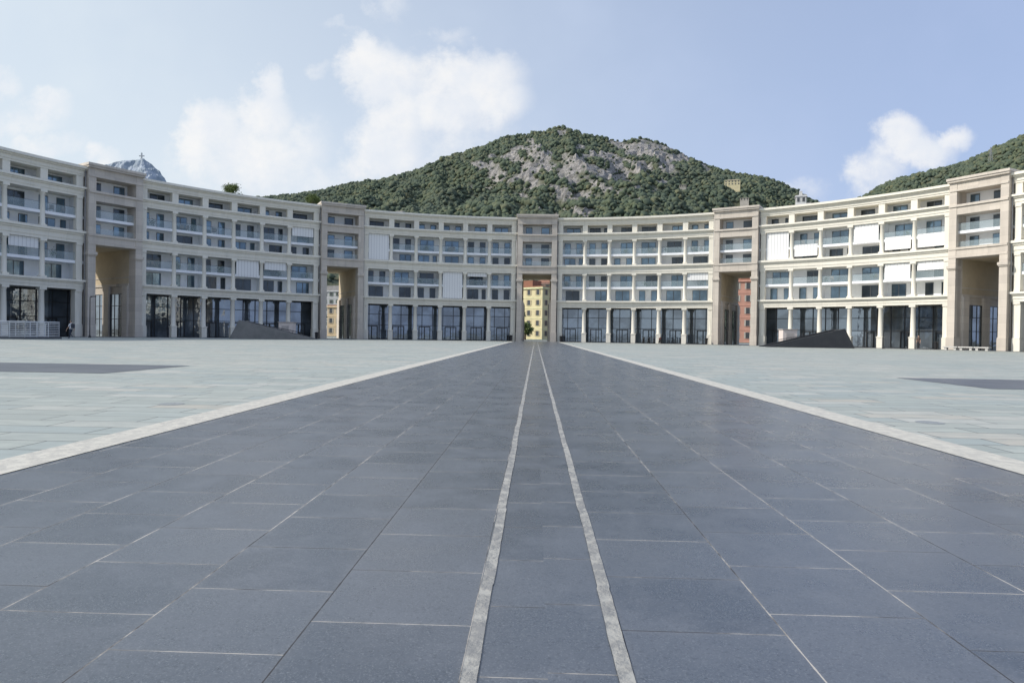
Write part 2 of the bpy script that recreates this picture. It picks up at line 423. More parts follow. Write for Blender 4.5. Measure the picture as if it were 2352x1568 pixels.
# rough pale channels in the middle of the walkway
m_line=pmat('mortar_line',(.33,.325,.30),(.21,.21,.205),11,.85,.5,detail=9)
lm=MB()
for s in (-1,1):
    ys=list(np.arange(-3,12,.03))+list(np.arange(12,110,.5)); i=len(lm.v)
    for y in ys:
        near=y<12
        j0=(noise.noise(Vector((y*7,s*7,0)))*.0022+noise.noise(Vector((y*1.6,s*3,5)))*.003) if near else 0
        j1=(noise.noise(Vector((y*8,s*17,3)))*.0022+noise.noise(Vector((y*1.4,s*13,5)))*.003) if near else 0
        st_=0.004 if (int((y+50)/1.17)%2) else 0
        lm.v+=[(s*.225-.0235+j0+st_,y,.0085),(s*.225+.0235+j1+st_,y,.0085)]
    for k in range(len(ys)-1):
        q=i+2*k; lm.f.append((q,q+1,q+3,q+2))
lm.obj('pale_channel_lines',m_line)
# inspection covers
m_cov=pmat('cover_steel',(.30,.32,.32),(.22,.23,.23),30,.5,0,.3)
for (x,y) in ((-4.87,8.9),(4.75,8.45)):
    c=MB(); 
    i=0
    for rr,z in ((.16,.002),(.145,.005),(.13,.005),(.125,.003),(.0,.003)):
        for k in range(28): c.v.append((x+rr*math.cos(k*math.tau/28),y+rr*math.sin(k*math.tau/28),z))
    for q in range(4):
        for k in range(28): c.f.append((q*28+k,q*28+(k+1)%28,(q+1)*28+(k+1)%28,(q+1)*28+k))
    c.obj('manhole_cover',m_cov)
# sea behind
m,nt,b=newmat('sea_water'); b.inputs['Base Color'].default_value=(.02,.06,.08,1); b.inputs['Roughness'].default_value=.15
BUMP(nt,b,NOISE(nt,N(nt,'ShaderNodeNewGeometry').outputs['Position'],.3,5,.6),.6,.5)
sheet('sea',rect(-6000,6000,-6000,-72),-.04,m)

# ------------------------------------------------------------------ hills
F=1568.0
def bearing(px,py):     # survey of the skyline: tangent of bearing and of elevation, as read from the photograph
    xc=(px-1176)/F; hz=771+.0152*(px-1235); k=1+.0344*xc
    return (xc-.0344)/k,(hz-py)/F/k
prof=[(-900,500),(-300,520),(0,500),(300,490),(610,452),(720,437),(800,418),(870,410),(950,390),(1010,362),(1060,345),(1110,330),(1150,312),(1200,305),(1240,300),(1270,289),(1300,292),(1330,303),(1390,317),(1430,319),(1465,312),(1500,322),(1560,350),(1620,378),(1680,393),(1740,402),(1790,418),(1830,440),(1870,462),(1930,474),(1975,447),(2010,426),(2060,406),(2130,388),(2200,371),(2250,350),(2300,326),(2352,303),(2450,275),(2700,230),(3200,260)]
pu,pv=zip(*[bearing(*p) for p in prof]); pv=[v-.003 for v in pv]
D0,D1=330.,1000.
def hz_(u,d,fine=True):
    V=float(np.interp(u,pu,pv)); t=(d-D0)/(D1-D0)
    if t<=0: return -.5
    x,y=u*d,d
    if t<=1: z=V*D1*t**1.1
    else: z=V*D1*(1-.55*(t-1))
    env=math.sin(math.pi*min(t,1))
    if t>1: env=0
    z+=env*26*noise.fractal(Vector((x/110,y/150,0)),1.0,2.,4)
    z+=env*14*(abs(noise.noise(Vector((x/38,y/130,4))))*-2+.6)
    z+=1.6*noise.noise(Vector((x/14,y/14,2)))
    return z
spots=[(*bearing(1230,372),.08,.026,1.05),(*bearing(1370,392),.09,.036,1.1),(*bearing(1480,355),.055,.03,1.4),(*bearing(1180,405),.055,.022,1.),(*bearing(1320,455),.035,.026,.9),(*bearing(1340,475),.02,.02,.75),(*bearing(1420,400),.06,.022,.85),(*bearing(1085,380),.04,.012,.6),(*bearing(1040,465),.02,.01,.6)]
def rock(u,d,z):
    v=z/d; w=0
    for (a,b_,su,sv,k) in spots:
        w=max(w,k*math.exp(-((u-a)/su)**2-((v-b_)/sv)**2))
    if w<.05: return 0
    n=noise.fractal(Vector((u*38+v*25,v*75,3)),.8,2.,5)
    return max(0,min(1,(w+n*1.25-.58)*5))
NU,ND=520,210
us=np.linspace(-1.35,1.35,NU); ds=np.concatenate([np.linspace(D0-5,D1+40,ND-20),np.linspace(D1+60,2400,20)])
verts=[];rk=[]
for d in ds:
    for u in us:
        z=hz_(u,d); r=rock(u,d,z) if (-.1<u<.3 and d<1000) else 0
        if r>.1: z+=r*5*noise.fractal(Vector((u*d/9,d/9,z/7)),.7,2.,4)
        verts.append((u*d,d,z)); rk.append(r)
faces=[(j*NU+i,j*NU+i+1,(j+1)*NU+i+1,(j+1)*NU+i) for j in range(ND-1) for i in range(NU-1)]
me=bpy.data.meshes.new('hill'); me.from_pydata(verts,[],faces); me.update()
at=me.attributes.new('rock','FLOAT','POINT'); at.data.foreach_set('value',rk)
m,nt,b=newmat('haze_tinted_hillside')  # base colours lightened and greyed to paint in distance haze
pos=N(nt,'ShaderNodeNewGeometry').outputs['Position']
a_=N(nt,'ShaderNodeAttribute',attribute_name='rock')
gn=NOISE(nt,pos,.09,8,.7); gc=MIX(nt,SM(nt,gn,.35,.65),(.08,.10,.075),(.14,.145,.095))
rn=NOISE(nt,pos,.22,8,.75); rc=MIX(nt,SM(nt,rn,.38,.62),(.20,.19,.175),(.40,.38,.36))
nt.links.new(MIX(nt,a_.outputs['Fac'],gc,rc),b.inputs['Base Color']); b.inputs['Roughness'].default_value=.95; b.inputs['Specular IOR Level'].default_value=.1
BUMP(nt,b,rn,.8,4.)
me.materials.append(m); hill=bpy.data.objects.new('hill',me); COL.objects.link(hill)
# forest: one mesh of many ragged crowns
bm=bmesh.new(); bmesh.ops.create_icosphere(bm,subdivisions=2,radius=1.0)
tv=np.array([v.co[:] for v in bm.verts]); tf=np.array([[v.index for v in f.verts] for f in bm.faces]); bm.free()
NT=34000; pts=[];tries=0
while len(pts)<NT and tries<300000:
    tries+=1
    u=random.uniform(-.5,.85); d=random.uniform(D0+15,D1+12)
    V_=float(np.interp(u,pu,pv)); 
    z=hz_(u,d)
    v=z/d
    if v<.02: continue
    if v<.16 and random.random()<.88: continue
    if .3<u<.38 and v<.1: continue
    r=rock(u,d,z) if d<1000 else 0
    s=random.uniform(1.3,2.9)
    if random.random()<.12: s*=1.4
    if r>.12:
        if random.random()<.88: continue
        s*=.55
    pts.append((u*d,d,z,s))
pts=np.array(pts); n=len(pts); nv=len(tv)
var=[tv*(1+.2*np.random.randn(nv,1))*np.array([1,1,.9]) for _ in range(12)]
V=np.empty((n,nv,3),np.float32)
ang=np.random.rand(n)*6.28
for i in range(n):
    c,s_=math.cos(ang[i]),math.sin(ang[i]); t=var[i%12]; s=pts[i,3]
    V[i,:,0]=(t[:,0]*c-t[:,1]*s_)*s+pts[i,0]; V[i,:,1]=(t[:,0]*s_+t[:,1]*c)*s+pts[i,1]; V[i,:,2]=t[:,2]*s*(.8+.5*((i*7)%10)/10)+pts[i,2]+s*.45
Fc=(tf[None]+(np.arange(n)*nv)[:,None,None]).reshape(-1)
me=bpy.data.meshes.new('hillside_forest'); nf=len(Fc)//3
me.vertices.add(n*nv); me.vertices.foreach_set('co',V.reshape(-1))
me.loops.add(nf*3); me.loops.foreach_set('vertex_index',Fc.astype(np.int32))
me.polygons.add(nf); me.polygons.foreach_set('loop_start',(np.arange(nf)*3).astype(np.int32)); me.polygons.foreach_set('loop_total',np.full(nf,3,np.int32))
me.update(calc_edges=True)
tone=np.repeat(np.random.rand(n),nv).astype(np.float32)
at=me.attributes.new('tone','FLOAT','POINT'); at.data.foreach_set('value',tone)
m,nt,b=newmat('haze_tinted_foliage')
a_=N(nt,'ShaderNodeAttribute',attribute_name='tone'); pos=N(nt,'ShaderNodeNewGeometry').outputs['Position']
ramp=N(nt,'ShaderNodeValToRGB'); nt.links.new(a_.outputs['Fac'],ramp.inputs[0]); e=ramp.color_ramp.elements
e[0].color=(.072,.095,.070,1); e[1].color=(.155,.155,.09,1)  # greens paled towards grey, air haze put into the colour
x=e.new(.45); x.color=(.092,.118,.076,1)
x=e.new(.8); x.color=(.12,.138,.082,1)
big=NOISE(nt,pos,.012,4,.6); c=MIX(nt,SM(nt,big,.4,.65,0,.6),ramp.outputs[0],(.085,.107,.082))
c=MIX(nt,SM(nt,NOISE(nt,pos,.6,4,.7),.4,.7,0,.5),c,(.062,.08,.066))
nt.links.new(c,b.inputs['Base Color']); b.inputs['Roughness'].default_value=.9; b.inputs['Specular IOR Level'].default_value=.1
me.materials.append(m); fo=bpy.data.objects.new('hillside_forest',me); COL.objects.link(fo)

# far rocky peak with a cross
pk=MB(); pp=[(150,430),(200,400),(235,380),(270,371),(300,367),(322,365),(345,376),(362,395),(374,412),(390,450),(420,480)]
qu,qv=zip(*[bearing(*p) for p in pp]); DD=2600.
nn,mm=170,90
for j in range(mm):
    for i in range(nn):
        u=qu[0]+(qu[-1]-qu[0])*i/(nn-1); vv=float(np.interp(u,qu,qv)); t=j/(mm-1)
        d=DD-500*(1-t); z=vv*DD*t**.8
        z+=14*noise.fractal(Vector((u*d/45,d/45,1)),.7,2.,6)*(1 if j<mm-1 else .3)
        pk.v.append((u*d,d+10*noise.noise(Vector((u*d/25,z/20,3))),z))
for j in range(mm-1):
    for i in range(nn-1): q=j*nn+i; pk.f.append((q,q+1,q+nn+1,q+nn))
pk.obj('distant_rocky_peak',pmat('haze_tinted_rock',(.36,.40,.45),(.24,.29,.33),.03,.95,.2,detail=9))  # pale blue-grey carries aerial haze, painted into the rock colour
u,v=bearing(321,366); cx,cz=u*DD,v*DD
c=MB(); c.box(cx-1.8,cx+1.8,DD-2,DD+2,cz-8,cz+25); c.box(cx-10,cx+10,DD-1.9,DD+1.9,cz+11,cz+14.5)
tube(c,(cx-8,DD,cz-5),(cx,DD,cz+8),1); tube(c,(cx+8,DD,cz-5),(cx,DD,cz+8),1)
c.obj('summit_cross',pmat('cross_steel',(.45,.48,.51),None,1,.6))

# ------------------------------------------------------------------ other buildings
def find_hill(px,py):
    u,v=bearing(px,py); d=D0+5
    while d<D1:
        if hz_(u,d)/d>=v-.001: break
        d+=2
    return u*d,d,hz_(u,d)
m_glassd=pmat('dark_windows',(.05,.055,.06),(.08,.085,.09),2,.3)
def house(name,x,y,z,w,d,h,rot,col,floors,bays,roofcol=(.28,.13,.08),flat=True,shut=(.12,.16,.12)):
    e=empty(name,(x,y,z)); e.rotation_euler=(0,0,rad(rot))
    wl,wn,sh_,rfm,tr=MB(),MB(),MB(),MB(),MB()
    wl.box(-w/2,w/2,-d/2,d/2,-12,h)
    fh=h/floors
    for fl in range(floors):
        z0=fl*fh+fh*.3; z1=fl*fh+fh*.8
        tr.box(-w/2-.08,w/2+.08,-d/2-.08,d/2+.08,fl*fh-.12,fl*fh+.1)
        for side,(L,nb) in enumerate(((w,bays),(d,max(2,int(bays*d/w))))):
            for b_ in range(nb):
                cpos=-L/2+L*(b_+.5)/nb; hw=min(.55,L/nb*.25)
                for sgn in (-1,1):
                    if side==0: 
                        y0,y1=sorted((sgn*(d/2+.03),sgn*(d/2-.3))); wn.box(cpos-hw,cpos+hw,y0,y1,z0,z1)
                        y0,y1=sorted((sgn*(d/2+.07),sgn*(d/2-.2)))
                        for s2 in (-1,1): 
                            a,b2=sorted((cpos+s2*hw,cpos+s2*hw*1.8)); sh_.box(a,b2,y0,y1,z0,z1)
                        tr.box(cpos-hw*1.1,cpos+hw*1.1,min(y0,y1)-.05,max(y0,y1)+.05,z0-.14,z0-.02)
                    else:
                        x0,x1=sorted((sgn*(w/2+.03),sgn*(w/2-.3))); wn.box(x0,x1,cpos-hw,cpos+hw,z0,z1)
                        x0,x1=sorted((sgn*(w/2+.07),sgn*(w/2-.2)))
                        for s2 in (-1,1):
                            a,b2=sorted((cpos+s2*hw,cpos+s2*hw*1.8)); sh_.box(x0,x1,a,b2,z0,z1)
    tr.box(-w/2-.35,w/2+.35,-d/2-.35,d/2+.35,h-.35,h+.15)
    if flat:
        rfm.box(-w/2,w/2,-d/2,d/2,h+.16,h+.5); rfm.box(-w/6,w/8,-d/5,d/5,h+.5,h+2.6)
    else:
        i=len(rfm.v); hh=h+.16
        rfm.v+=[(-w/2-.5,-d/2-.5,hh),(w/2+.5,-d/2-.5,hh),(w/2+.5,d/2+.5,hh),(-w/2-.5,d/2+.5,hh),(-w/4,0,hh+w*.09),(w/4,0,hh+w*.09)]
        rfm.f+=[(i,i+1,i+5,i+4),(i+1,i+2,i+5),(i+2,i+3,i+4,i+5),(i+3,i,i+4),(i+3,i+2,i+1,i)]
    wl.obj('walls',pmat(name+'_wall',col,tuple(c*.88 for c in col),.4,.85),e); wn.obj('windows',m_glassd,e)
    sh_.obj('shutters',pmat(name+'_shutter',shut,None,2,.6),e)
    rfm.obj('roof',pmat(name+'_roof',roofcol,None,1,.85),e); tr.obj('cornices',pmat(name+'_trim',tuple(min(.7,c*1.15) for c in col),None,1,.8),e)
    return e
house('yellow_apartment_building',-1.5,212,0,17,11,15.3,-38,(.68,.60,.36),5,5,shut=(.5,.42,.26))
house('salmon_apartment_building',68,214,0,26,16,18.5,-22,(.52,.28,.21),5,8,shut=(.45,.42,.36))
house('beige_apartment_building',-57,216,0,14,12,9.2,-20,(.56,.44,.28),3,5,shut=(.4,.36,.28))
house('grey_apartment_building',-88,300,0,26,14,19,-18,(.45,.46,.46),6,8,(.3,.29,.28))
house('pink_apartment_building',14,330,2,32,14,24,-16,(.5,.33,.26),7,9,flat=False)
house('cream_apartment_building',-26,330,2,26,14,25,-25,(.55,.48,.38),7,8,flat=False)
house('ochre_apartment_building',100,330,2,30,14,26,-22,(.5,.38,.24),7,8,flat=False)
house('cream_apartment_building',-112,360,2,26,14,20,-15,(.5,.47,.4),6,8,(.3,.27,.24),flat=False)
for (px,py,w,h,f,c) in ((1672,428,17,5.5,2,(.66,.58,.36)),(1700,462,9,3,1,(.5,.46,.40)),(1560,432,7,3,1,(.40,.38,.34))):
    x,y,z=find_hill(px,py); house('hillside_villa',x,y-6,z-.5,w,8,h,-16,c,f,5 if w>10 else 3,(.42,.34,.25),flat=False,shut=(.4,.36,.28))
# white tower house and low block, seen over the roof
u,v=bearing(1833,441); d=330; house('white_tower_house',u*d,d,0,4.6,4.6,v*d*1.0-1.5,-18,(.7,.7,.68),18,2,(.6,.6,.58),shut=(.55,.55,.53))
u,v=bearing(1860,458); house('rooftop_block',u*d,d+4,0,6.5,6,v*d-2.5,-18,(.46,.44,.41),16,2,(.35,.35,.34),shut=(.4,.38,.36))
u,v=bearing(917,480); d=260; house('roof_terrace_house',u*d,d,0,9,6,v*d-2.6,-12,(.5,.47,.42),12,4,(.4,.38,.35),shut=(.4,.38,.36))
# lattice pylon on the right hill
x,y,z=find_hill(2266,372); pb=MB()
for sx in (-1,1):
    for sy in (-1,1): tube(pb,(x+sx*2,y+sy*2,z-2),(x+sx*.3,y+sy*.3,z+20),.22,5)
for i in range(8):
    zz=z+i*2.4; w=2-1.7*i/8
    for sx in (-1,1): tube(pb,(x-w*sx,y-w,zz),(x+w*sx,y-w*.85,zz+2.4),.12,4)
for zz,w in ((12,3.2),(15.5,2.6)): tube(pb,(x-w,y,z+zz),(x+w,y,z+zz),.15,4)
pb.obj('lattice_pylon',pmat('galvanised',(.3,.31,.32),None,1,.6))

# ------------------------------------------------------------------ trees
m_bark=pmat('bark',(.12,.09,.06),(.07,.05,.035),6,.9)
m_leaf=pmat('leaves',(.055,.105,.028),(.03,.06,.018),1.3,.75)
m_leaf2=pmat('leaves_light',(.12,.16,.035),(.07,.10,.025),1.3,.75)
def tree(name,x,y,z,h,w,leaf,n=2600,ls=.16,conic=False):
    e=empty(name,(x,y,z)); t=MB(); l=MB()
    tube(t,(0,0,-.1),(.05,.03,h*.45),w*.07,8,w*.045); tube(t,(.05,.03,h*.45),(0,.1,h*.85),w*.045,7,w*.015)
    cl=[]
    for i in range(14):
        a=random.uniform(0,6.28); zz=random.uniform(.3,.95); rr=w*.5*random.uniform(.3,.95)*((1.1-zz) if conic else math.sin(math.pi*min(.95,max(.15,zz*.9))))
        p=Vector((rr*math.cos(a),rr*math.sin(a),h*zz)); cl.append((p,w*random.uniform(.13,.24)))
        tube(t,(.03,.02,h*zz*.75),p,w*.022,5,w*.008)
    for i in range(n):
        p,r=random.choice(cl); q=p+Vector((random.gauss(0,1),random.gauss(0,1),random.gauss(0,.8)))*r*.55
        nn=Vector((random.gauss(0,1),random.gauss(0,1),random.gauss(0,1))).normalized()*ls; mm=nn.orthogonal().normalized()*ls*.7
        j=len(l.v); l.v+=[tuple(q-nn),tuple(q+mm),tuple(q+nn),tuple(q-mm)]; l.f.append((j,j+1,j+2,j+3))
    t.obj('trunk',m_bark,e); l.obj('crown',leaf,e); return e
tree('rooftop_tree',-48.1,106,20.7,3.1,3.0,m_leaf2,6500,.09); 
tree('rooftop_shrub',-38,114,20.7,3.3,2.4,m_leaf2,4500,.08)
tree('street_tree',-4.6,150,0,6.5,5,m_leaf,3500,.2)
tree('street_tree',-2.6,165,0,4.5,4,m_leaf2,2000,.2)
tree('cypress_tree',-48.5,150,0,9.5,4.2,m_leaf,4000,.2,True)
tree('street_tree',50.5,150,0,5,4.5,m_leaf2,3000,.2)
tree('street_tree',53.5,158,0,6,5,m_leaf,3000,.2)

# ------------------------------------------------------------------ stair enclosures (wedge walls), kiosks
def wedge(x,y,rot,mir,mat,name):
    e=empty(name,(x,y,0)); e.rotation_euler=(0,0,rad(rot)); w=MB()
    s=-1 if mir else 1
    def prism(pts,y0,y1):
        i=len(w.v); n=len(pts); w.v+=[(s*px,y0,pz) for px,pz in pts]+[(s*px,y1,pz) for px,pz in pts]
        w.f.append(tuple(range(i,i+n))); w.f.append(tuple(range(i+n,i+2*n))[::-1])
        for k in range(n): w.f.append((i+k,i+(k+1)%n,i+n+(k+1)%n,i+n+k))
    prism([(-5.3,0),(5.3,0),(5.3,.06),(-4.1,2.45)],-2.2,-1.8)
    prism([(-5.3,0),(5.3,0),(5.3,.06),(-4.1,2.45)],1.8,2.2)
    prism([(-5.25,0),(-4.9,0),(-3.8,2.3),(-4.12,2.36)],-1.8,1.8)
    prism([(-4.9,0),(3.8,0),(-3.9,1.75),(-4.05,1.75)],-1.8,1.8)
    w.obj('sloping_walls',mat,e,bevel=.02)
    r=MB(); 
    for yy in (-1.2,1.2):
        tube(r,(s*-3.9,yy,2.3),(s*3.5,yy,.9),.025,6)
        for q in np.linspace(0,1,6): tube(r,(s*(-3.9+7.4*q),yy,(1.72-1.7*q)),(s*(-3.9+7.4*q),yy,2.3-1.4*q),.02,6)
    r.obj('handrails',m_black,e)
wedge(-34.8,90,10,False,pmat('basalt_lit_tone',(.19,.185,.18),(.15,.15,.145),1.2,.6),'stair_enclosure')  # same stone as the other wedge, its lit look painted as lighter grey
wedge(34.6,89,-6,True,pmat('basalt_shaded_tone',(.022,.024,.028),(.03,.032,.036),1.2,.45),'stair_enclosure')  # same stone again, its shaded look painted as near black
m_kiosk=pmat('kiosk_panel',(.68,.60,.56),(.62,.55,.52),1,.7)
for (x,y) in ((-35.2,95.5),(34.2,94)):
    e=empty('lift_kiosk',(x,y,0)); k=MB(); k.box(-.95,.95,-.8,.8,0,2.3); k.obj('cabin',m_kiosk,e,bevel=.03)
    k=MB(); k.box(-1.05,1.05,-.9,.9,2.3,2.4); k.box(-.5,.5,-.83,-.79,.05,1.85); k.obj('roof_and_door',pmat('kiosk_trim',(.45,.41,.39),None,1,.6),e)
# ------------------------------------------------------------------ railing round the ramp
m_rl=pmat('painted_steel',(.68,.69,.70),(.6,.61,.62),3,.45)
r=MB(); x0,x1,y0,y1=-57.5,-44.9,58.5,62.8
for (p,q) in (((x0,y0),(x1,y0)),((x1,y0),(x1,y1)),((x1,y1),(x0,y1))):
    L=math.dist(p,q); n=int(L/1.4)
    for i in range(n+1):
        x=p[0]+(q[0]-p[0])*i/n; y=p[1]+(q[1]-p[1])*i/n; tube(r,(x,y,0),(x,y,1.52),.035,6)
    for i in range(8):
        z=.25+i*.165; tube(r,(p[0],p[1],z),(q[0],q[1],z),.026,6)
    tube(r,(p[0],p[1],1.55),(q[0],q[1],1.55),.045,6)
r.obj('ramp_railing',m_rl)
k=MB(); k.box(x0-.1,x1+.15,y0-.15,y1+.15,.0,.16); k.obj('ramp_kerb',m_dark2)
# lamp posts
for (px,dd) in ((205,76),(463,100),(2028,88),(868,110)):
    u,_=bearing(px,700); l=MB(); x,y=u*dd,dd
    tube(l,(x,y,0),(x,y,4.6),.055,8,.04); lathe(l,x,y,[(0,.16),(.05,.16),(.3,.08)],10); tube(l,(x,y,4.55),(x+.5,y-.3,4.65),.035,6); l.box(x+.3,x+.85,y-.42,y-.2,4.62,4.7)
    l.obj('street_lamp',m_black)
# litter bins by the portals
for a in (-3.9,25.8,55.2,-33.4,3.9):
    x,y,_=P(62.7,a,0); l=MB(); lathe(l,x,y,[(0,.18),(.08,.2),(.85,.24),(.88,.27),(.95,.27),(1.02,.15),(1.04,.02)],14); tube(l,(x+.3,y,0),(x+.3,y,1.25),.03,6)
    l.obj('litter_bin',m_black)
# stone benches
m_bench=pmat('bench_stone',(.55,.54,.51),(.48,.47,.44),2,.7)
for a in (57.6,59.3,61.0):
    l=MB(); rad_box(l,a,60.8,61.4,-.85,.85,.3,.45); rad_box(l,a,60.9,61.3,-.7,-.4,0,.3); rad_box(l,a,60.9,61.3,.4,.7,0,.3); l.obj('stone_bench',m_bench,bevel=.01)

# ------------------------------------------------------------------ motorcycles
def moto(x,y,rot,col):
    e=empty('parked_motorcycle',(x,y,0)); e.rotation_euler=(0,0,rad(rot)); 
    for nm,cx in (('front_wheel',.65),('rear_wheel',-.65)):
        bmm=MB(); 
        R,rr=.26,.06
        for i in range(20):
            for j in range(8):
                A,B=i*math.tau/20,j*math.tau/8; q=R+rr*math.cos(B); bmm.v.append((cx+q*math.cos(A),rr*math.sin(B),.32+q*math.sin(A)))
        for i in range(20):
            for j in range(8): bmm.f.append((i*8+j,((i+1)%20)*8+j,((i+1)%20)*8+(j+1)%8,i*8+(j+1)%8))
        for i in range(5): 
            A=i*math.tau/5; tube(bmm,(cx,0,.32),(cx+.24*math.cos(A),0,.32+.24*math.sin(A)),.015,5)
        bmm.obj(nm,m_black,e,True)
    f=MB(); tube(f,(.65,-.08,.32),(.45,-.06,.95),.03,6); tube(f,(.65,.08,.32),(.45,.06,.95),.03,6); tube(f,(.42,-.36,1.02),(.42,.36,1.02),.02,6)
    f.box(-.25,.3,-.14,.14,.28,.58); tube(f,(-.65,.1,.32),(-.1,.1,.4),.035,6); tube(f,(-.8,-.14,.42),(.1,-.14,.3),.045,8)
    tube(f,(.42,-.3,1.02),(.38,-.34,1.2),.01,4); tube(f,(.42,.3,1.02),(.38,.34,1.2),.01,4); f.box(.5,.62,-.1,.1,.82,1.0); f.obj('frame_engine',m_black,e)
    b_=MB(); 
    sec=[(-.85,.80,.06,.10),(-.45,.74,.12,.12),(0,.74,.13,.14),(.2,.85,.17,.16),(.42,.82,.1,.12)]
    for (xx,zz,hw,hh) in sec:
        for kk in range(8):
            A=kk*math.tau/8; b_.v.append((xx,hw*math.cos(A),zz+hh*math.sin(A)))
    for s_ in range(4):
        for kk in range(8): q=s_*8+kk; q2=s_*8+(kk+1)%8; b_.f.append((q,q2,q2+8,q+8))
    b_.f.append(tuple(range(8))); b_.f.append(tuple(range(32,40))); b_.obj('tank_and_seat',pmat('bike_paint',col,None,3,.3),e,True)
for (x,y,ro,c) in ((18.0,109.5,70,(.02,.02,.025)),(18.8,109.3,75,(.05,.05,.06)),(19.7,109.1,68,(.15,.02,.02)),(17.2,109.8,72,(.03,.03,.03))): moto(x,y,ro,c)

# ------------------------------------------------------------------ people
m_skin=pmat('skin',(.5,.32,.23),(.45,.28,.2),8,.6); m_hair=pmat('hair',(.05,.035,.025),(.03,.02,.015),30,.7); m_shoe=pmat('shoes',(.6,.6,.6),None,8,.6)
def person(name,x,y,rot,shirt,pants,stride=1.,pack=None):
    J=[];E=[];R=[]
    def add(p,r,par=None):
        J.append(p);R.append(r if isinstance(r,tuple) else (r,r)); 
        if par is not None: E.append((par,len(J)-1))
        return len(J)-1
    pel=add((0,0,.97),(.15,.11)); sp=add((0,0,1.14),(.135,.1),pel); ch=add((0,-.01,1.34),(.165,.11),sp); nb=add((0,-.005,1.47),(.075,.065),ch)
    nk=add((0,.01,1.53),(.052,.055),nb); h0=add((0,.025,1.60),(.068,.08),nk); h1=add((0,.02,1.67),(.077,.095),h0); h2=add((0,.01,1.735),(.055,.07),h1)
    for s in (-1,1):
        f=s*stride
        hp=add((s*.095,0,.90),.088,pel); 
        if f>0: kn=add((s*.10,.17,.50),.058,hp); an=add((s*.10,.30,.10),.038,kn); he=add((s*.1,.27,.05),.038,an); add((s*.11,.47,.035),.03,an)
        elif f<0: kn=add((s*.10,.0,.50),.058,hp); an=add((s*.10,-.34,.17),.038,kn); he=add((s*.1,-.38,.13),.034,an); add((s*.11,-.22,.03),.03,an)
        else: kn=add((s*.11,.01,.49),.058,hp); an=add((s*.12,-.01,.09),.038,kn); he=add((s*.12,-.04,.05),.036,an); add((s*.13,.16,.03),.03,an)
        shd=add((s*.185,-.01,1.40),.055,ch); el=add((s*.23,-.05-.12*f if f else -.03,1.13),.041,shd)
        wr=add((s*.235,.06-.2*f if f else .03,.90),.027,el); y0=.06-.2*f if f else .03
        pa=add((s*.235,y0+.02,.82),(.022,.038),wr)
        for q,(dy,L) in enumerate(((-.03,.07),(-.01,.085),(.012,.08),(.032,.065))):
            a=add((s*.235,y0+.02+dy,.79),.0095,pa); b2=add((s*.232,y0+.025+dy,.79-L*.5),.009,a); add((s*.224,y0+.033+dy,.79-L),.008,b2)
        a=add((s*.225,y0+.06,.81),.011,pa); add((s*.215,y0+.075,.77),.009,a)
    me=bpy.data.meshes.new(name); me.from_pydata(J,E,[]); o=bpy.data.objects.new(name+'_tmp',me); COL.objects.link(o)
    md=o.modifiers.new('s','SKIN'); md.use_smooth_shade=True
    for i,v in enumerate(me.skin_vertices[0].data): v.radius=R[i]; v.use_root=(i==0)
    sb=o.modifiers.new('b','SUBSURF'); sb.levels=2; sb.render_levels=2
    dg=bpy.context.evaluated_depsgraph_get(); nm=bpy.data.meshes.new_from_object(o.evaluated_get(dg)); bpy.data.objects.remove(o)
    nm.materials.clear()
    for mt in (pmat('shirt',shirt,None,6,.85),pmat('trousers',pants,None,6,.85),m_skin,m_hair,m_shoe): nm.materials.append(mt)
    for p in nm.polygons:
        c=p.center; ax=abs(c.x)
        if c.z>1.5: p.material_index=3 if (c.z>1.72 or (c.z>1.6 and c.y<.0)) else 2
        elif ax>.195 and c.z<1.18: p.material_index=2
        elif c.z>.96: p.material_index=0
        elif c.z<.075 or (c.z<.16 and stride and c.y<-.2): p.material_index=4
        else: p.material_index=1
        p.use_smooth=True
    e=empty(name,(x,y,.006)); e.rotation_euler=(0,0,rad(rot)); nm.name='body'
    b_=bpy.data.objects.new('body',nm); COL.objects.link(b_); b_.parent=e
    fc=MB(); 
    fc.v+=[(-.012,.108,1.615),(.012,.108,1.615),(0,.135,1.62),(0,.105,1.66)]; fc.f+=[(0,1,2),(0,2,3),(1,3,2)]
    fc.obj('nose',m_skin,e)
    ey=MB()
    for s in (-1,1):
        lathe(ey,s*.03,.105,[(1.655,.002),(1.66,.009),(1.668,.009),(1.673,.002)],8)
    ey.box(-.02,.02,.1,.112,1.583,1.589); ey.obj('eyes_mouth',m_hair,e)
    er=MB()
    for s in (-1,1): lathe(er,s*.08,.01,[(1.62,.006),(1.635,.016),(1.66,.018),(1.675,.006)],8)
    er.obj('ears',m_skin,e,True)
    if pack:
        k=MB(); k.box(-.15,.15,-.29,-.115,1.02,1.44); k.box(-.11,.11,-.34,-.285,1.06,1.26)
        for s in (-1,1): k.box(s*.11-.02,s*.11+.02,-.13,.11,1.40,1.46)
        k.obj('backpack',pmat('pack',pack,None,5,.8),e,bevel=.03)
    return e
person('walking_person',-43.9,63.0,82,(.80,.80,.82),(.035,.045,.07),1.,(.05,.055,.07))
person('standing_person',49.2,89.6,120,(.08,.05,.04),(.03,.03,.035),0)

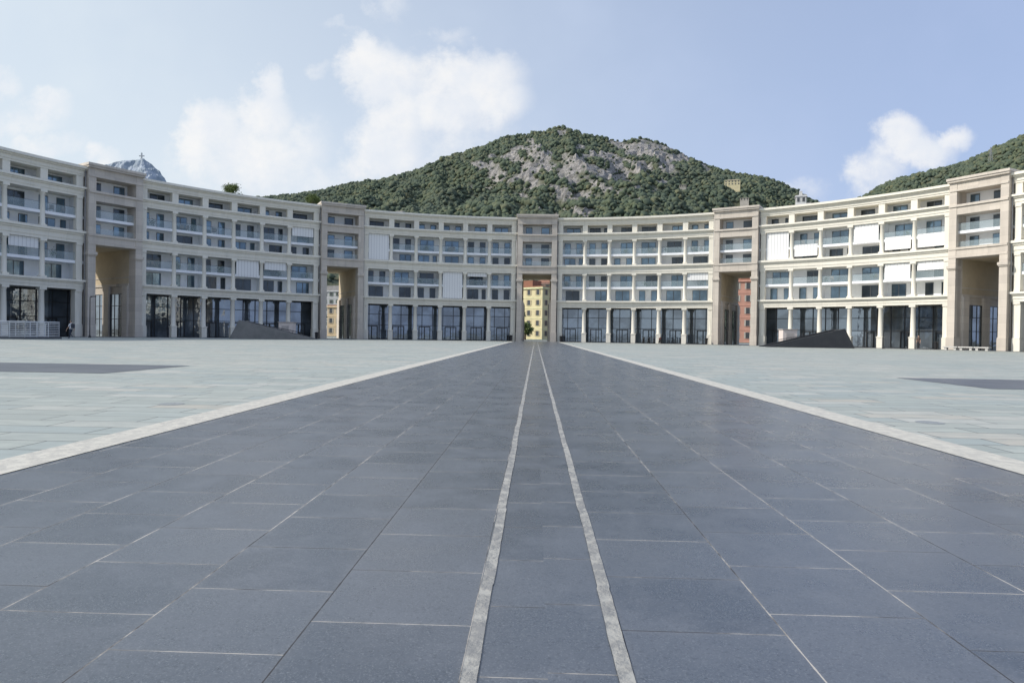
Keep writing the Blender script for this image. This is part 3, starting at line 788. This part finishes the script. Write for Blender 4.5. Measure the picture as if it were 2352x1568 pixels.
# ------------------------------------------------------------------ sun and sky
E=rad(38); sd=Vector((-.985*math.cos(E),-.17*math.cos(E),math.sin(E))).normalized()
L=bpy.data.lights.new('sun','SUN'); L.energy=4.2; L.angle=rad(.5); L.color=(1,.94,.86)
so=bpy.data.objects.new('sun',L); so.rotation_euler=sd.to_track_quat('Z','Y').to_euler(); so.location=(-50,0,80); COL.objects.link(so)
w=bpy.data.worlds.new('World'); scene.world=w; w.use_nodes=True; nt=w.node_tree
bg=nt.nodes['Background']; out=nt.nodes['World Output']
sky=N(nt,'ShaderNodeTexSky',sky_type='NISHITA'); sky.sun_disc=False; sky.sun_elevation=E; sky.sun_rotation=math.atan2(sd.x,sd.y)%math.tau
sky.air_density=1.0; sky.dust_density=1.2; sky.ozone_density=1.5
tc=N(nt,'ShaderNodeTexCoord').outputs['Generated']; s=N(nt,'ShaderNodeSeparateXYZ'); nt.links.new(tc,s.inputs[0])
yy=M(nt,'MAXIMUM',s.outputs[1],.08); U=M(nt,'DIVIDE',s.outputs[0],yy); Vv=M(nt,'DIVIDE',s.outputs[2],yy)
cv=N(nt,'ShaderNodeCombineXYZ'); nt.links.new(U,cv.inputs[0]); nt.links.new(Vv,cv.inputs[1]); P2=cv.outputs[0]
def VM(op,a,b):
    n=N(nt,'ShaderNodeVectorMath',operation=op)
    for k,v in ((0,a),(1,b)):
        if isinstance(v,tuple): n.inputs[k].default_value=v
        else: nt.links.new(v,n.inputs[k])
    return n.outputs['Value'] if op=='DOT_PRODUCT' else n.outputs[0]
wz=N(nt,'ShaderNodeTexNoise'); nt.links.new(P2,wz.inputs['Vector']); wz.inputs['Scale'].default_value=13; wz.inputs['Detail'].default_value=6; wz.inputs['Roughness'].default_value=.62
Pw=VM('ADD',P2,VM('MULTIPLY',VM('SUBTRACT',wz.outputs['Color'],(.5,.5,.5)),(.085,.085,0)))
cl=[(820,125,50,40,1),(850,175,70,65,1),(930,190,70,55,.8),(1060,180,115,55,1),(1125,230,75,60,.9),(1010,240,120,70,.9),(900,260,70,75,.95),(885,330,80,85,.9),(850,395,75,45,.75),(1010,320,170,70,.55),(980,385,180,55,.45),
 (612,205,34,48,.95),(600,265,55,52,.95),(480,290,62,48,.95),(440,335,42,60,.85),(560,355,145,80,.85),(690,325,68,60,.65),(620,410,210,45,.6),
 (95,250,60,34,.75),(5,185,32,38,.7),(40,285,100,32,.55),(100,335,90,26,.6),(230,360,48,20,.65),
 (2055,312,52,38,1),(2085,352,85,42,1),(2180,325,42,28,.9),(2000,400,62,55,.75),(1830,440,55,22,.5),
 (890,30,52,34,.42),(722,172,30,18,.42),(1020,85,55,20,.38),(770,68,40,12,.4)]
field=None
for (px,py,rx,ry,k) in cl:
    u,v=bearing(px,py)
    dv=VM('MULTIPLY',VM('SUBTRACT',Pw,(u,v,0)),(F/rx,F/ry,0))
    g=M(nt,'MULTIPLY_ADD',VM('DOT_PRODUCT',dv,dv),-.42*k,k)
    field=g if field is None else M(nt,'SMOOTH_MAX',field,g,.15)
fine=M(nt,'SUBTRACT',NOISE(nt,P2,26,7,.65),.5)
fld=M(nt,'ADD',field,M(nt,'MULTIPLY',fine,.9))
alpha=M(nt,'MULTIPLY',SM(nt,fld,.12,.95),SM(nt,s.outputs[1],.1,.25))
alpha=M(nt,'MULTIPLY',alpha,.88)
shade=SM(nt,NOISE(nt,P2,16,5,.6),.35,.7)
ccol=MIX(nt,shade,(.88,.91,.96),(1.,.99,.98))
# atmospheric haze: thick near the horizon, thicker towards the sun
el=M(nt,'MAXIMUM',s.outputs[2],0.)
hz=M(nt,'POWER',M(nt,'SUBTRACT',1.,M(nt,'MINIMUM',M(nt,'MULTIPLY',el,1.25),1.)),1.5)
hz=M(nt,'ADD',.62,M(nt,'MULTIPLY',hz,.38))
sunw=SM(nt,s.outputs[0],-.7,.65,1.,0.)
hz=M(nt,'MULTIPLY',hz,M(nt,'ADD',.86,M(nt,'MULTIPLY',sunw,.14)))
veil=SM(nt,NOISE(nt,P2,3.,4,.6),.4,.75,0,.12)
hz=M(nt,'MINIMUM',M(nt,'ADD',hz,veil),.98)
hcol=MIX(nt,sunw,(.47,.58,.86),(.80,.885,.95))
bgh=N(nt,'ShaderNodeBackground'); nt.links.new(hcol,bgh.inputs[0])
nt.links.new(SM(nt,el,.45,.8,.96,1.4),bgh.inputs[1])  # unseen upper sky brightened to add fill on shaded walls
nt.links.new(sky.outputs[0],bg.inputs[0]); bg.inputs[1].default_value=.15
mx1=N(nt,'ShaderNodeMixShader'); nt.links.new(hz,mx1.inputs[0]); nt.links.new(bg.outputs[0],mx1.inputs[1]); nt.links.new(bgh.outputs[0],mx1.inputs[2])
bgc=N(nt,'ShaderNodeBackground'); nt.links.new(ccol,bgc.inputs[0]); bgc.inputs[1].default_value=.97
mx2=N(nt,'ShaderNodeMixShader'); nt.links.new(alpha,mx2.inputs[0]); nt.links.new(mx1.outputs[0],mx2.inputs[1]); nt.links.new(bgc.outputs[0],mx2.inputs[2])
nt.links.new(mx2.outputs[0],out.inputs[0])

# ------------------------------------------------------------------ camera
cam=bpy.data.cameras.new('camera'); cam.lens=24; cam.sensor_width=36; cam.clip_start=.05; cam.clip_end=20000
cobj=bpy.data.objects.new('camera',cam); COL.objects.link(cobj); scene.camera=cobj
R_=Matrix.Rotation(rad(1.97),4,'Z')@Matrix.Rotation(rad(90-.51),4,'X')@Matrix.Rotation(rad(.87),4,'Z')
cobj.matrix_world=Matrix.Translation((-.05,0,.98))@R_
scene.view_settings.view_transform='Standard'; scene.view_settings.look='None'; scene.view_settings.exposure=0
